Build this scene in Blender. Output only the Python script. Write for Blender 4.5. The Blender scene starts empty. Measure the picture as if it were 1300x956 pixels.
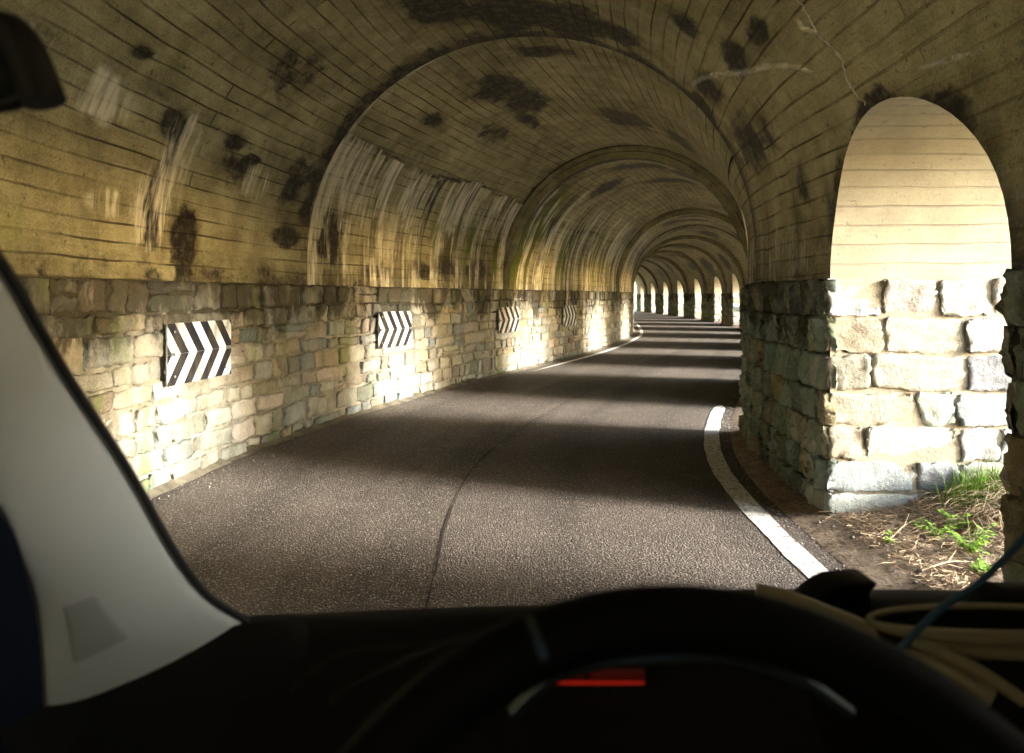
import bpy, math, random
import numpy as np
rnd = np.random.default_rng(7)
random.seed(7)
sc = bpy.context.scene
COL = sc.collection
EYE = 1.45
FPX = 900.0            # focal length in photo pixels (1300 wide)
HOR = 375.0

# ------------------------------------------------------------------ helpers
def tag(o, label=None, cat=None, group=None, kind=None):
    if label: o['label'] = label
    if cat: o['category'] = cat
    if group: o['group'] = group
    if kind: o['kind'] = kind
    return o

def empty(name, loc=(0, 0, 0)):
    o = bpy.data.objects.new(name, None)
    COL.objects.link(o)
    o.location = loc
    o.empty_display_size = 0.1
    return o

class MB:
    """collects vertices / faces / uv / tint / stain values, becomes ONE mesh object"""
    def __init__(self):
        self.v, self.uv, self.tint, self.st, self.f, self.m = [], [], [], [], [], []
        self.n = 0
    def add(self, P, F, mat=0, uv=None, tint=None, st=None):
        P = np.asarray(P, float).reshape(-1, 3)
        k = len(P)
        self.v.append(P)
        self.uv.append(np.zeros((k, 2)) if uv is None else np.asarray(uv, float).reshape(-1, 2))
        if tint is None: t = np.ones((k, 4)) * .5
        else:
            t = np.asarray(tint, float)
            if t.ndim == 1: t = np.tile(t, (k, 1))
        self.tint.append(t)
        s = np.zeros((k, 4)) if st is None else np.asarray(st, float).reshape(-1, 4)
        self.st.append(s)
        for f in F:
            self.f.append([i + self.n for i in f]); self.m.append(mat)
        self.n += k
    def grid(self, P, mat=0, uv=None, tint=None, st=None, closed_u=False, closed_v=False):
        P = np.asarray(P, float)
        a, b = P.shape[:2]
        F = []
        for i in range(a if closed_u else a - 1):
            i2 = (i + 1) % a
            for j in range(b if closed_v else b - 1):
                j2 = (j + 1) % b
                F.append((i * b + j, i2 * b + j, i2 * b + j2, i * b + j2))
        self.add(P.reshape(-1, 3), F, mat, uv, tint, st)
    def build(self, name, mats, parent=None, smooth=True, base=(0, 0, 0)):
        me = bpy.data.meshes.new(name)
        V = np.concatenate(self.v) - np.asarray(base, float)
        me.from_pydata(V.tolist(), [], self.f)
        if not isinstance(mats, (list, tuple)): mats = [mats]
        for m in mats: me.materials.append(m)
        me.polygons.foreach_set('material_index', np.array(self.m, dtype=np.int32))
        me.polygons.foreach_set('use_smooth', np.full(len(self.f), smooth))
        vi = np.zeros(len(me.loops), dtype=np.int32)
        me.loops.foreach_get('vertex_index', vi)
        UV = np.concatenate(self.uv)
        ul = me.uv_layers.new(name='UVMap')
        ul.data.foreach_set('uv', UV[vi].astype(np.float32).ravel())
        ca = me.color_attributes.new('tint', 'FLOAT_COLOR', 'POINT')
        ca.data.foreach_set('color', np.concatenate(self.tint).astype(np.float32).ravel())
        cs = me.color_attributes.new('stain_shade', 'FLOAT_COLOR', 'POINT')
        cs.data.foreach_set('color', np.concatenate(self.st).astype(np.float32).ravel())
        me.update()
        o = bpy.data.objects.new(name, me)
        COL.objects.link(o)
        if parent is not None: o.parent = parent
        return o

def tube_pts(path, rad, k=10, flat=1.0, up=(0, 0, 1)):
    path = np.asarray(path, float)
    n = len(path)
    T = np.gradient(path, axis=0)
    T /= np.linalg.norm(T, axis=1)[:, None] + 1e-9
    rad = np.broadcast_to(np.asarray(rad, float), (n,))
    P = np.zeros((n, k, 3))
    u0 = np.array(up, float)
    for i in range(n):
        a = np.cross(T[i], u0)
        if np.linalg.norm(a) < 1e-3: a = np.cross(T[i], (1, .1, 0))
        a /= np.linalg.norm(a); b = np.cross(a, T[i])
        th = np.linspace(0, 2 * np.pi, k, endpoint=False)
        P[i] = path[i] + rad[i] * (np.cos(th)[:, None] * a + flat * np.sin(th)[:, None] * b)
    return P
def add_tube(mb, path, rad, k=10, mat=0, flat=1.0, up=(0, 0, 1), tint=None):
    P = tube_pts(path, rad, k, flat, up)
    mb.grid(P, mat, closed_v=True, tint=tint)
    for e, idx in ((P[0], range(k)), (P[-1], range(k - 1, -1, -1))):
        mb.add(e, [list(idx)], mat, tint=tint)

def spline(pts, n=40):
    """Catmull-Rom through points"""
    p = np.asarray(pts, float)
    p = np.vstack([2 * p[0] - p[1], p, 2 * p[-1] - p[-2]])
    out = []
    m = len(p) - 3
    for q in np.linspace(0, m - 1e-6, n):
        i = int(q); t = q - i
        a, b, c, d = p[i:i + 4]
        out.append(.5 * (2 * b + (c - a) * t + (2 * a - 5 * b + 4 * c - d) * t * t + (3 * b - a - 3 * c + d) * t ** 3))
    return np.array(out)

def rbox(mb, c, s, r=.01, mat=0, R=None):
    """rounded box: superellipsoid-like rounded grid"""
    c = np.array(c, float); h = np.array(s, float) / 2
    n = 7
    lin = np.linspace(-1, 1, n)
    for ax in range(3):
        for sg in (-1, 1):
            A, B = np.meshgrid(lin, lin, indexing='ij')
            P = np.zeros((n, n, 3))
            o = [i for i in range(3) if i != ax]
            P[..., ax] = sg
            P[..., o[0]] = A; P[..., o[1]] = B
            Q = P * h
            inner = np.clip(Q, -(h - r), h - r)
            d = Q - inner
            L = np.linalg.norm(d, axis=-1, keepdims=True)
            Q = inner + np.where(L > 1e-9, d / np.maximum(L, 1e-9) * r, 0)
            if R is not None: Q = Q @ np.array(R).T
            mb.grid(Q + c, mat)

def px(x, y, Y):
    """a point of the place that lies at distance Y ahead of the driver's eye"""
    return np.array([(x - 650) / FPX * Y, Y, EYE - (y - HOR) / FPX * Y])

def smoothstep(a, b, x):
    t = np.clip((x - a) / (b - a), 0, 1)
    return t * t * (3 - 2 * t)

# ------------------------------------------------------------------ node helpers
class NT:
    def __init__(self, name):
        self.mat = bpy.data.materials.new(name)
        self.mat.use_nodes = True
        self.t = self.mat.node_tree
        self.t.nodes.clear()
        self.out = self.t.nodes.new('ShaderNodeOutputMaterial')
        self.p = self.t.nodes.new('ShaderNodeBsdfPrincipled')
        self.t.links.new(self.p.outputs[0], self.out.inputs[0])
    def node(self, ty, **kw):
        n = self.t.nodes.new(ty)
        for k, v in kw.items(): setattr(n, k, v)
        return n
    def link(self, a, b): self.t.links.new(a, b)
    def set(self, sock, v):
        if isinstance(v, bpy.types.NodeSocket): self.link(v, sock)
        elif v is not None: sock.default_value = v
    def noise(self, vec, scale, detail=4, rough=.6, dist=0.0):
        n = self.node('ShaderNodeTexNoise')
        self.set(n.inputs['Vector'], vec)
        n.inputs['Scale'].default_value = scale; n.inputs['Detail'].default_value = detail
        n.inputs['Roughness'].default_value = rough; n.inputs['Distortion'].default_value = dist
        return n.outputs[0]
    def math(self, op, a, b=None, c=None, clamp=False):
        n = self.node('ShaderNodeMath', operation=op, use_clamp=clamp)
        self.set(n.inputs[0], a)
        if b is not None: self.set(n.inputs[1], b)
        if c is not None: self.set(n.inputs[2], c)
        return n.outputs[0]
    def ramp(self, v, a, b, lo=0.0, hi=1.0):
        n = self.node('ShaderNodeMapRange', interpolation_type='SMOOTHSTEP')
        self.set(n.inputs[0], v)
        n.inputs[1].default_value = a; n.inputs[2].default_value = b
        n.inputs[3].default_value = lo; n.inputs[4].default_value = hi
        return n.outputs[0]
    def mix(self, f, a, b, mode='MIX'):
        n = self.node('ShaderNodeMix', data_type='RGBA', blend_type=mode)
        self.set(n.inputs[0], f)
        for s, v in ((n.inputs[6], a), (n.inputs[7], b)):
            if isinstance(v, (tuple, list)): v = (*v[:3], 1)
            self.set(s, v)
        return n.outputs[2]
    def mapping(self, vec, scale=(1, 1, 1), loc=(0, 0, 0)):
        n = self.node('ShaderNodeMapping')
        self.link(vec, n.inputs[0])
        n.inputs['Scale'].default_value = scale; n.inputs['Location'].default_value = loc
        return n.outputs[0]
    def bump(self, h, strength=.5, dist=.01, normal=None):
        n = self.node('ShaderNodeBump')
        n.inputs['Strength'].default_value = strength; n.inputs['Distance'].default_value = dist
        self.link(h, n.inputs['Height'])
        if normal is not None: self.link(normal, n.inputs['Normal'])
        return n.outputs[0]
    def uv(self): return self.node('ShaderNodeTexCoord').outputs['UV']
    def pos(self): return self.node('ShaderNodeNewGeometry').outputs['Position']
    def attr(self, name): return self.node('ShaderNodeAttribute', attribute_name=name)
    def sep(self, v):
        n = self.node('ShaderNodeSeparateXYZ'); self.link(v, n.inputs[0]); return n.outputs
    def base(self, c, rough=.8, metal=0.0, spec=.5, normal=None):
        if isinstance(c, (tuple, list)): c = (*c[:3], 1)
        self.set(self.p.inputs['Base Color'], c)
        self.set(self.p.inputs['Roughness'], rough)
        self.p.inputs['Metallic'].default_value = metal
        self.p.inputs['Specular IOR Level'].default_value = spec
        if normal is not None: self.link(normal, self.p.inputs['Normal'])
        return self.mat

def simple(name, c, rough=.6, spec=.5, metal=0.0, var=.12, scale=40, bump=0.0):
    n = NT(name)
    f = n.noise(n.node('ShaderNodeTexCoord').outputs['Object'], scale, 3)
    d = tuple(x * (1 - var) for x in c); e = tuple(min(1, x * (1 + var)) for x in c)
    col = n.mix(f, d, e)
    nm = n.bump(n.noise(n.node('ShaderNodeTexCoord').outputs['Object'], scale * 6, 2), bump, .002) if bump else None
    return n.base(col, rough, metal, spec, nm)

# ------------------------------------------------------------------ materials of the place
def mat_concrete(name, gray=0.0, bw=3.3):
    n = NT(name)
    uv = n.uv(); P = n.pos()
    s, v, _ = n.sep(uv)
    # board marks: long boards laid along the gallery
    wob = n.noise(n.mapping(uv, (.8, .8, 1)), 1.0, 2)
    vv = n.math('ADD', v, n.math('MULTIPLY', n.math('SUBTRACT', wob, .5), .07))
    cmb = n.node('ShaderNodeCombineXYZ'); n.link(s, cmb.inputs[0]); n.link(vv, cmb.inputs[1])
    bk = n.node('ShaderNodeTexBrick', offset=.37, offset_frequency=2, squash=1.0)
    n.link(cmb.outputs[0], bk.inputs['Vector'])
    bk.inputs['Color1'].default_value = (.0, .0, .0, 1); bk.inputs['Color2'].default_value = (1, 1, 1, 1)
    bk.inputs['Mortar'].default_value = (.5, .5, .5, 1)
    bk.inputs['Scale'].default_value = 1; bk.inputs['Mortar Size'].default_value = .0085
    bk.inputs['Mortar Smooth'].default_value = .35; bk.inputs['Bias'].default_value = 0
    bk.inputs['Brick Width'].default_value = bw; bk.inputs['Row Height'].default_value = .125
    board = n.sep(bk.outputs['Color'])[0]
    joint = bk.outputs['Fac']
    brk = n.ramp(n.noise(n.mapping(uv, (1.2, 6, 1)), 1.0, 3), .36, .6)
    brk2 = n.ramp(n.noise(n.mapping(uv, (.45, .8, 1), (2, 9, 0)), 1.0, 4, .6), .36, .56, .45, 1.0)
    joint_d = n.math('MULTIPLY', n.math('MULTIPLY', joint, brk), brk2)
    # tones
    big = n.noise(n.mapping(uv, (.55, .7, 1)), 1.0, 6, .62)
    mid = n.noise(P, 4.0, 6, .68)
    grain = n.noise(n.mapping(uv, (2.2, 38, 1)), 1.0, 3)
    c = n.mix(n.ramp(big, .36, .64), (.175, .160, .078), (.49, .455, .275))
    c = n.mix(.42, c, n.mix(n.ramp(mid, .3, .7), (.085, .077, .035), (.56, .525, .33)))
    c = n.mix(n.math('MULTIPLY', board, .24), c, (.56, .52, .30))
    c = n.mix(n.ramp(grain, .45, .75, 0, .3), c, (.14, .10, .04))
    grit = n.noise(P, 75.0, 4, .8)
    c = n.mix(n.ramp(grit, .50, .66, 0, .5), c, (.07, .058, .026))
    c = n.mix(n.ramp(grit, .46, .34, 0, .4), c, (.60, .55, .38))
    # pock marks / bug holes
    pk = n.ramp(n.noise(P, 17.0, 5, .75), .60, .70)
    c = n.mix(n.math('MULTIPLY', pk, .7), c, (.05, .036, .016))
    c = n.mix(n.math('MULTIPLY', joint_d, .88), c, (.035, .025, .010))
    # stains carried by the surface: r = black dampness and painted rib shade, g = lime and painted pale strip, b = moss, a = lower lift (streak zone)
    st = n.attr('stain_shade')
    sr, sg, sb = n.sep(st.outputs['Color'])
    low = st.outputs['Alpha']
    nz1 = n.noise(n.mapping(uv, (1.0, 1.0, 1), (3, 1, 0)), 3.2, 6, .7)
    run = n.noise(n.mapping(uv, (3.6, .30, 1), (1, 7, 0)), 1.0, 4, .65, .25)
    run2 = n.noise(n.mapping(uv, (3.1, .30, 1), (9, 2, 0)), 1.0, 4, .65, .3)
    run3 = n.noise(n.mapping(uv, (3.0, .36, 1), (5, 3, 0)), 1.0, 6, .72, .35)
    damp_and_shade = n.ramp(n.math('ADD', sr, n.math('MULTIPLY', n.math('SUBTRACT', nz1, .5), 1.5)), .32, .56)
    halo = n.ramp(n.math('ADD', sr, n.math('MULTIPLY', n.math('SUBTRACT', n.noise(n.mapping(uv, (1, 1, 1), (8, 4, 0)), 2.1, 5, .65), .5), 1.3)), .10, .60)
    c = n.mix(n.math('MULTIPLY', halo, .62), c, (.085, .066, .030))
    core = n.math('MULTIPLY', damp_and_shade, n.ramp(n.noise(P, 13.0, 6, .75), .34, .56, .55, 1.0))
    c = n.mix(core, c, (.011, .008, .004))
    dk = n.math('MULTIPLY', n.ramp(run2, .47, .58), n.math('MULTIPLY', low, 1.25, clamp=True))
    c = n.mix(n.math('MULTIPLY', dk, .92), c, (.030, .025, .011))
    ms = n.math('MULTIPLY', n.ramp(n.math('ADD', run, n.math('MULTIPLY', sb, .42)), .58, .76), n.math('ADD', n.math('MULTIPLY', low, .35), sb, clamp=True))
    c = n.mix(n.math('MULTIPLY', ms, .85), c, (.120, .150, .014))
    run4 = n.noise(n.mapping(uv, (11.0, .8, 1), (2, 5, 0)), 1.0, 5, .7, .3)
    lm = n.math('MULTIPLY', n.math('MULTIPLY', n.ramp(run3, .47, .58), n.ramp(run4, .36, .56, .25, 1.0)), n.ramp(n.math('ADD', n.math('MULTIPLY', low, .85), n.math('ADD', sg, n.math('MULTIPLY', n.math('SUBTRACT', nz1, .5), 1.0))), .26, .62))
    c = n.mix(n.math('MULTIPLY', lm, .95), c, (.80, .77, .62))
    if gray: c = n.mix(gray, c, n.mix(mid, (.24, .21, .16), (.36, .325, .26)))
    h = n.math('SUBTRACT', n.math('ADD', n.math('MULTIPLY', board, .35), n.math('MULTIPLY', mid, .55)), n.math('MULTIPLY', joint, brk2))
    h = n.math('ADD', h, n.math('MULTIPLY', grit, .35))
    h = n.math('SUBTRACT', n.math('ADD', h, n.math('MULTIPLY', grain, .16)), n.math('MULTIPLY', pk, .5))
    rough = n.ramp(damp_and_shade, 0, 1, .85, .55)
    return n.base(c, rough, 0, .35, n.bump(h, .8, .012))

def mat_stone(name, stained=True, pale=0.0):
    n = NT(name)
    P = n.pos()
    z = n.sep(P)[2]
    t = n.attr('tint').outputs['Color']
    a = n.noise(P, 9.0, 6, .7); b = n.noise(P, 46.0, 5, .75); g = n.noise(P, 160.0, 2, .6)
    c = n.mix(n.ramp(a, .3, .7, 0, .6), t, n.mix(.6, t, (.07, .06, .035)))
    c = n.mix(n.ramp(b, .48, .75, 0, .55), c, (.60, .56, .45))
    c = n.mix(n.ramp(g, .55, .72, 0, .45), c, (.06, .052, .04))
    if stained:
        big = n.noise(n.mapping(P, (1.2, 1.2, .55)), 1.3, 6, .7)
        blk = n.ramp(n.math('ADD', n.math('ADD', n.math('MULTIPLY', n.math('SUBTRACT', big, .5), 1.9), .5), n.ramp(z, .75, 1.5, -.28, .17)), .44, .60)
        c = n.mix(n.math('MULTIPLY', blk, .82), c, (.030, .028, .014))
        wet = n.ramp(n.math('ADD', n.noise(n.mapping(P, (2.5, 2.5, .5)), 1.0, 5, .6), n.ramp(z, 0, .35, .12, 0)), .56, .72)
        c = n.mix(n.math('MULTIPLY', wet, .6), c, (.055, .05, .035))
        lime = n.ramp(n.noise(n.mapping(P, (1.6, 1.6, .8), (4, 2, 0)), 1.0, 5, .65), .50, .66)
        c = n.mix(n.math('MULTIPLY', lime, .38), c, (.60, .58, .48))
        moss = n.ramp(n.noise(n.mapping(P, (2.2, 2.2, .9), (7, 5, 1)), 1.0, 4, .6), .55, .68)
        c = n.mix(n.math('MULTIPLY', moss, .65), c, (.15, .19, .06))
    if pale: c = n.mix(pale, c, (.55, .53, .47))
    h = n.math('ADD', n.math('MULTIPLY', a, .8), n.math('ADD', n.math('MULTIPLY', b, .5), n.math('MULTIPLY', g, .12)))
    return n.base(c, .88, 0, .3, n.bump(h, 1.0, .032))

def mat_mortar(name, c1, c2, stained=True):
    n = NT(name)
    P = n.pos(); z = n.sep(P)[2]
    a = n.noise(P, 5.0, 6, .7); b = n.noise(P, 60.0, 4, .7)
    c = n.mix(n.ramp(a, .3, .7), c1, c2)
    c = n.mix(n.ramp(b, .5, .75, 0, .4), c, tuple(x * .35 for x in c1))
    if stained:
        big = n.noise(n.mapping(P, (1.2, 1.2, .55)), 1.3, 6, .7)
        blk = n.ramp(n.math('ADD', n.math('ADD', n.math('MULTIPLY', n.math('SUBTRACT', big, .5), 1.9), .5), n.ramp(z, .75, 1.5, -.28, .17)), .44, .60)
        c = n.mix(n.math('MULTIPLY', blk, .85), c, (.022, .020, .010))
    return n.base(c, .95, 0, .2, n.bump(n.math('ADD', a, n.math('MULTIPLY', b, .5)), .8, .015))

def mat_asphalt(name, c1, c2, speck=.6):
    n = NT(name)
    P = n.pos()
    a = n.noise(P, .9, 5, .6); f = n.noise(P, 70.0, 4, .8)
    vor = n.node('ShaderNodeTexVoronoi', feature='F1'); n.link(P, vor.inputs['Vector']); vor.inputs['Scale'].default_value = 85
    rc = n.sep(vor.outputs['Color'])[0]
    chip = n.math('MULTIPLY', n.ramp(rc, .60, .95), n.ramp(vor.outputs['Distance'], .55, .25))
    c = n.mix(n.ramp(a, .3, .7), c1, c2)
    track = n.noise(n.mapping(n.uv(), (.10, 1.6, 1)), 1.0, 3, .5)
    c = n.mix(n.ramp(track, .42, .62, 0, .6), c, tuple(x * .42 for x in c1))
    pat = n.noise(P, 2.3, 6, .7)
    c = n.mix(n.ramp(pat, .55, .72, 0, .5), c, tuple(x * 1.7 for x in c2))
    c = n.mix(n.ramp(f, .40, .60, .85, 0), c, (.018, .014, .011))
    c = n.mix(n.math('MULTIPLY', chip, speck), c, (.42, .36, .29))
    h = n.math('SUBTRACT', n.math('MULTIPLY', f, .7), vor.outputs['Distance'])
    return n.base(c, .82, 0, .4, n.bump(h, .9, .008))

def mat_paint(name, base):
    n = NT(name)
    P = n.pos()
    w = n.noise(P, 22.0, 6, .75); f = n.noise(P, 130.0, 2, .7)
    c = n.mix(n.ramp(f, .3, .7), (.62, .60, .55), (.82, .80, .76))
    worn = n.ramp(n.math('ADD', w, n.math('MULTIPLY', n.math('SUBTRACT', f, .5), .5)), .51, .60)
    c = n.mix(n.math('MULTIPLY', worn, .85), c, base)
    return n.base(c, .75, 0, .4, n.bump(f, .6, .004))

def mat_soil(name):
    n = NT(name)
    P = n.pos()
    a = n.noise(P, 3.5, 6, .7); b = n.noise(P, 34.0, 5, .75); w = n.noise(n.mapping(P, (60, 22, 30)), 1.0, 3, .6)
    c = n.mix(n.ramp(a, .3, .7), (.15, .108, .075), (.35, .265, .19))
    c = n.mix(n.ramp(b, .42, .7), c, (.42, .32, .23))
    c = n.mix(n.ramp(w, .60, .72, 0, .8), c, (.40, .29, .19))
    c = n.mix(n.ramp(b, .46, .30, 0, .8), c, (.022, .015, .010))
    return n.base(c, .95, 0, .2, n.bump(n.math('ADD', b, n.math('MULTIPLY', w, .5)), 1.0, .03))

def mat_grassland(name):
    n = NT(name)
    P = n.pos()
    a = n.noise(P, .6, 6, .7); b = n.noise(P, 9.0, 5, .75)
    c = n.mix(n.ramp(a, .3, .7), (.16, .16, .07), (.33, .28, .16))
    c = n.mix(n.ramp(b, .4, .7, 0, .6), c, (.40, .34, .22))
    return n.base(c, .95, 0, .2, n.bump(b, 1.0, .05))

def mat_sign(name, c, grime):
    n = NT(name)
    P = n.node('ShaderNodeTexCoord').outputs['Object']
    a = n.noise(n.mapping(P, (8, 8, 2.5)), 1.0, 5, .7); b = n.noise(P, 30, 4, .7)
    k = n.math('MULTIPLY', n.ramp(a, .42, .70), grime)
    col = n.mix(k, c, (.16, .13, .06))
    col = n.mix(n.ramp(b, .62, .75, 0, .5 * grime), col, (.10, .08, .04))
    return n.base(col, .6, 0, .15)

M = {}
M['concrete'] = mat_concrete('board_marked_concrete')
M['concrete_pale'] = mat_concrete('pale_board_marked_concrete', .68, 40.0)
M['stone'] = mat_stone('rubble_stone')
M['mortar'] = mat_mortar('lime_mortar', (.13, .115, .08), (.32, .295, .225))
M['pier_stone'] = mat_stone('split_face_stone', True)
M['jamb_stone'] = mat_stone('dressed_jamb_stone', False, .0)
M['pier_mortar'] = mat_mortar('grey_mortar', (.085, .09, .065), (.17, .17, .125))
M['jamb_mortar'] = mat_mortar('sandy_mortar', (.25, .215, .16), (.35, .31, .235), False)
M['asphalt_l'] = mat_asphalt('coarse_brown_asphalt', (.100, .077, .058), (.155, .121, .094), .85)
M['asphalt_r'] = mat_asphalt('smooth_brown_asphalt', (.096, .075, .060), (.140, .111, .091), .7)
M['paint'] = mat_paint('worn_white_road_paint', (.10, .083, .068))
M['seam'] = simple('seam_filler', (.028, .022, .018), .9, .2)
M['soil'] = mat_soil('soil_and_needles')
M['gutter'] = mat_mortar('gutter_silt', (.07, .060, .042), (.17, .145, .10), False)
M['ground'] = mat_grassland('dry_mountain_grass')
M['rock'] = simple('roof_earth', (.14, .12, .08), .95, .2, var=.4, scale=3)

# ------------------------------------------------------------------ the course of the gallery
YS = np.arange(-30, 100, .05)
def curve(pts, sig=.9):
    p = np.array(pts, float)
    x = np.interp(YS, p[:, 0], p[:, 1])
    k = np.arange(-60, 61) * .05
    w = np.exp(-.5 * (k / sig) ** 2); w /= w.sum()
    return np.convolve(np.pad(x, 60, mode='edge'), w, 'valid')
XL = curve([(-30, -2.85), (0, -2.76), (3, -2.73), (5.3, -2.66), (7, -2.42), (8, -2.10), (9.3, -1.70), (10.7, -1.22), (14.3, .36), (17.4, 1.70), (21, 3.02),
            (26, 4.42), (30, 5.12), (37, 6.15), (45, 6.55), (55, 6.75), (65, 6.8), (100, 6.8)])
XR = curve([(-30, 1.95), (0, 1.98), (3, 2.00), (4.7, 2.03), (6.5, 2.16), (8, 2.58), (10, 3.36), (12, 4.20), (15, 5.42), (19, 6.95), (24, 8.55),
            (30, 9.9), (37, 10.85), (45, 11.2), (55, 11.35), (65, 11.4), (100, 11.4)])
CX = (XL + XR) / 2
HD = np.arctan(np.gradient(CX, YS))
SS = np.concatenate([[0], np.cumsum(np.hypot(np.diff(CX), np.diff(YS)))])
SS -= np.interp(0, YS, SS)                     # s = 0 beside the driver
def solve(sign, X):
    h = np.full(len(YS), 2.35)
    nx, ny = np.cos(HD), -np.sin(HD)
    for _ in range(25):
        px_, py_ = CX + sign * nx * h, YS + sign * ny * h
        h = h + (np.interp(py_, YS, X) - px_) * sign / nx * .7
    return h
HA, HB = solve(-1, XL), solve(1, XR)
def fr(s):
    s = np.asarray(s, float)
    hd = np.interp(s, SS, HD)
    return (np.interp(s, SS, CX), np.interp(s, SS, YS), np.sin(hd), np.cos(hd), np.interp(s, SS, HA), np.interp(s, SS, HB))
def at(s, d, z):
    """point at chainage s, d to the right of the centre line, height z"""
    cx, cy, tx, ty, _, _ = fr(s)
    s, d, z = np.broadcast_arrays(np.asarray(s, float), d, z)
    return np.stack([cx + ty * d, cy - tx * d, z + 0 * cx], -1)

S_START, S_END = -4.0, 66.0
PITCH = 4.9
R_OP, Z_SP, THICK = .90, 1.56, 1.25             # arched openings in the valley wall
Z_ST = 1.56                                      # top of the stonework
Z_TOP = 2.80                                     # top of the strip that holds the openings
JOINTS = [2.3 - PITCH, 2.3, 7.12, 12.62, 17.1] + [22.0 + PITCH * k for k in range(12)]
JOINTS = [j for j in JOINTS if S_START + .8 < j < S_END - 1]
BOUNDS = [S_START] + JOINTS + [S_END]
STEP = {0: .0, 1: .0, 2: .0, 3: -.07, 4: .22, 5: .0, 6: .17, 7: .05, 8: .14}

Z0, RISE = 1.86, 2.17
def inset(s, z):
    """each cast bay starts a little tighter than the end of the bay before it"""
    s = np.asarray(s, float)
    i = np.clip(np.searchsorted(BOUNDS, s, side='right') - 1, 0, len(BOUNDS) - 2)
    return inset_i(i, s, z)
def inset_i(i, s, z):
    B = np.array(BOUNDS); i = np.asarray(i)
    f = np.clip((s - B[i]) / (B[i + 1] - B[i]), 0, 1)
    e0 = np.array([STEP.get(int(k), .11 + .04 * ((k * 7) % 3)) for k in range(len(BOUNDS))])[i]
    return e0 * (1 - f) * (.35 + .65 * smoothstep(1.5, 2.6, np.asarray(z, float)))
def prof(s, th, i=None):
    """vault profile: th = pi (left springing) .. 0 (right springing)"""
    _, _, _, _, a, b = fr(s)
    w = (a + b) / 2; m = (b - a) / 2
    z = Z0 + RISE * np.sin(th)
    e = inset(s, z) if i is None else inset_i(i, s, z)
    return m + (w - e) * np.cos(th), Z0 + (RISE - e) * np.sin(th)
def right_d(s, z, i=None):
    _, _, _, _, a, b = fr(s)
    w = (a + b) / 2; m = (b - a) / 2
    e = inset(s, z) if i is None else inset_i(i, s, z)
    q = np.clip((np.asarray(z, float) - Z0) / (RISE - e), 0, .999)
    return m + (w - e) * np.sqrt(1 - q * q)

OPENINGS = [.55, 3.78, 9.15, 14.25, 19.1] + [24.0 + PITCH * k for k in range(12)]  # first opening is out of view, moved forward to light the near road
OPENINGS = [o for o in OPENINGS if S_START + 1.2 < o < S_END - 1.2]

# ------------------------------------------------------------------ stains (where they sit on the vault: chainage s, girth v, size, kind)
GIRTH = 2.35
STAINS = []           # (s, v, rs, rv, channel, amount)
def stain_shade(S, V):
    out = np.zeros(S.shape + (4,))
    for (s, v, rs, rv, ch, am) in STAINS:
        g = np.exp(-(((S - s) / rs) ** 2 + ((V - v) / rv) ** 2))
        out[..., ch] = np.maximum(out[..., ch], am * g)
    # darker band along the joints between two bays
    for j_ in [j for j in JOINTS if abs(j - 17.1) > .1]:
        out[..., 0] = np.maximum(out[..., 0], .42 * np.exp(-((S - j_) / .16) ** 2))
    out[..., 0] = np.maximum(out[..., 0], .60 * np.exp(-((S - 7.12) / .30) ** 2) * (S < 7.12) * (V > .6))  # painted shade just before the first rib, so its edge reads
    out[..., 1] = np.maximum(out[..., 1], .75 * np.exp(-((S - 7.12) / .22) ** 2) * (S >= 7.12) * (V < 3.2))  # pale strip painted past that edge to set it off
    lv = lift_v(S) + .04 * np.sin(S * 1.9)
    out[..., 0] = np.maximum(out[..., 0], (.46 * (S > 7.12) + .30 * (S <= 7.12)) * np.exp(-((V - lv) / .06) ** 2) + .40 * np.exp(-(V / .22) ** 2))
    # the tight ring at the start of the third bay is coloured black
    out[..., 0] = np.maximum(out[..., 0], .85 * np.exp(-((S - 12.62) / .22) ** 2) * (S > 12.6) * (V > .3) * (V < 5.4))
    return out
def lift_v(S): return np.where(S < 7.12, 1.30, np.where(S < 12.62, 1.68, 1.43))   # construction joint above the left stonework (girth)
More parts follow.
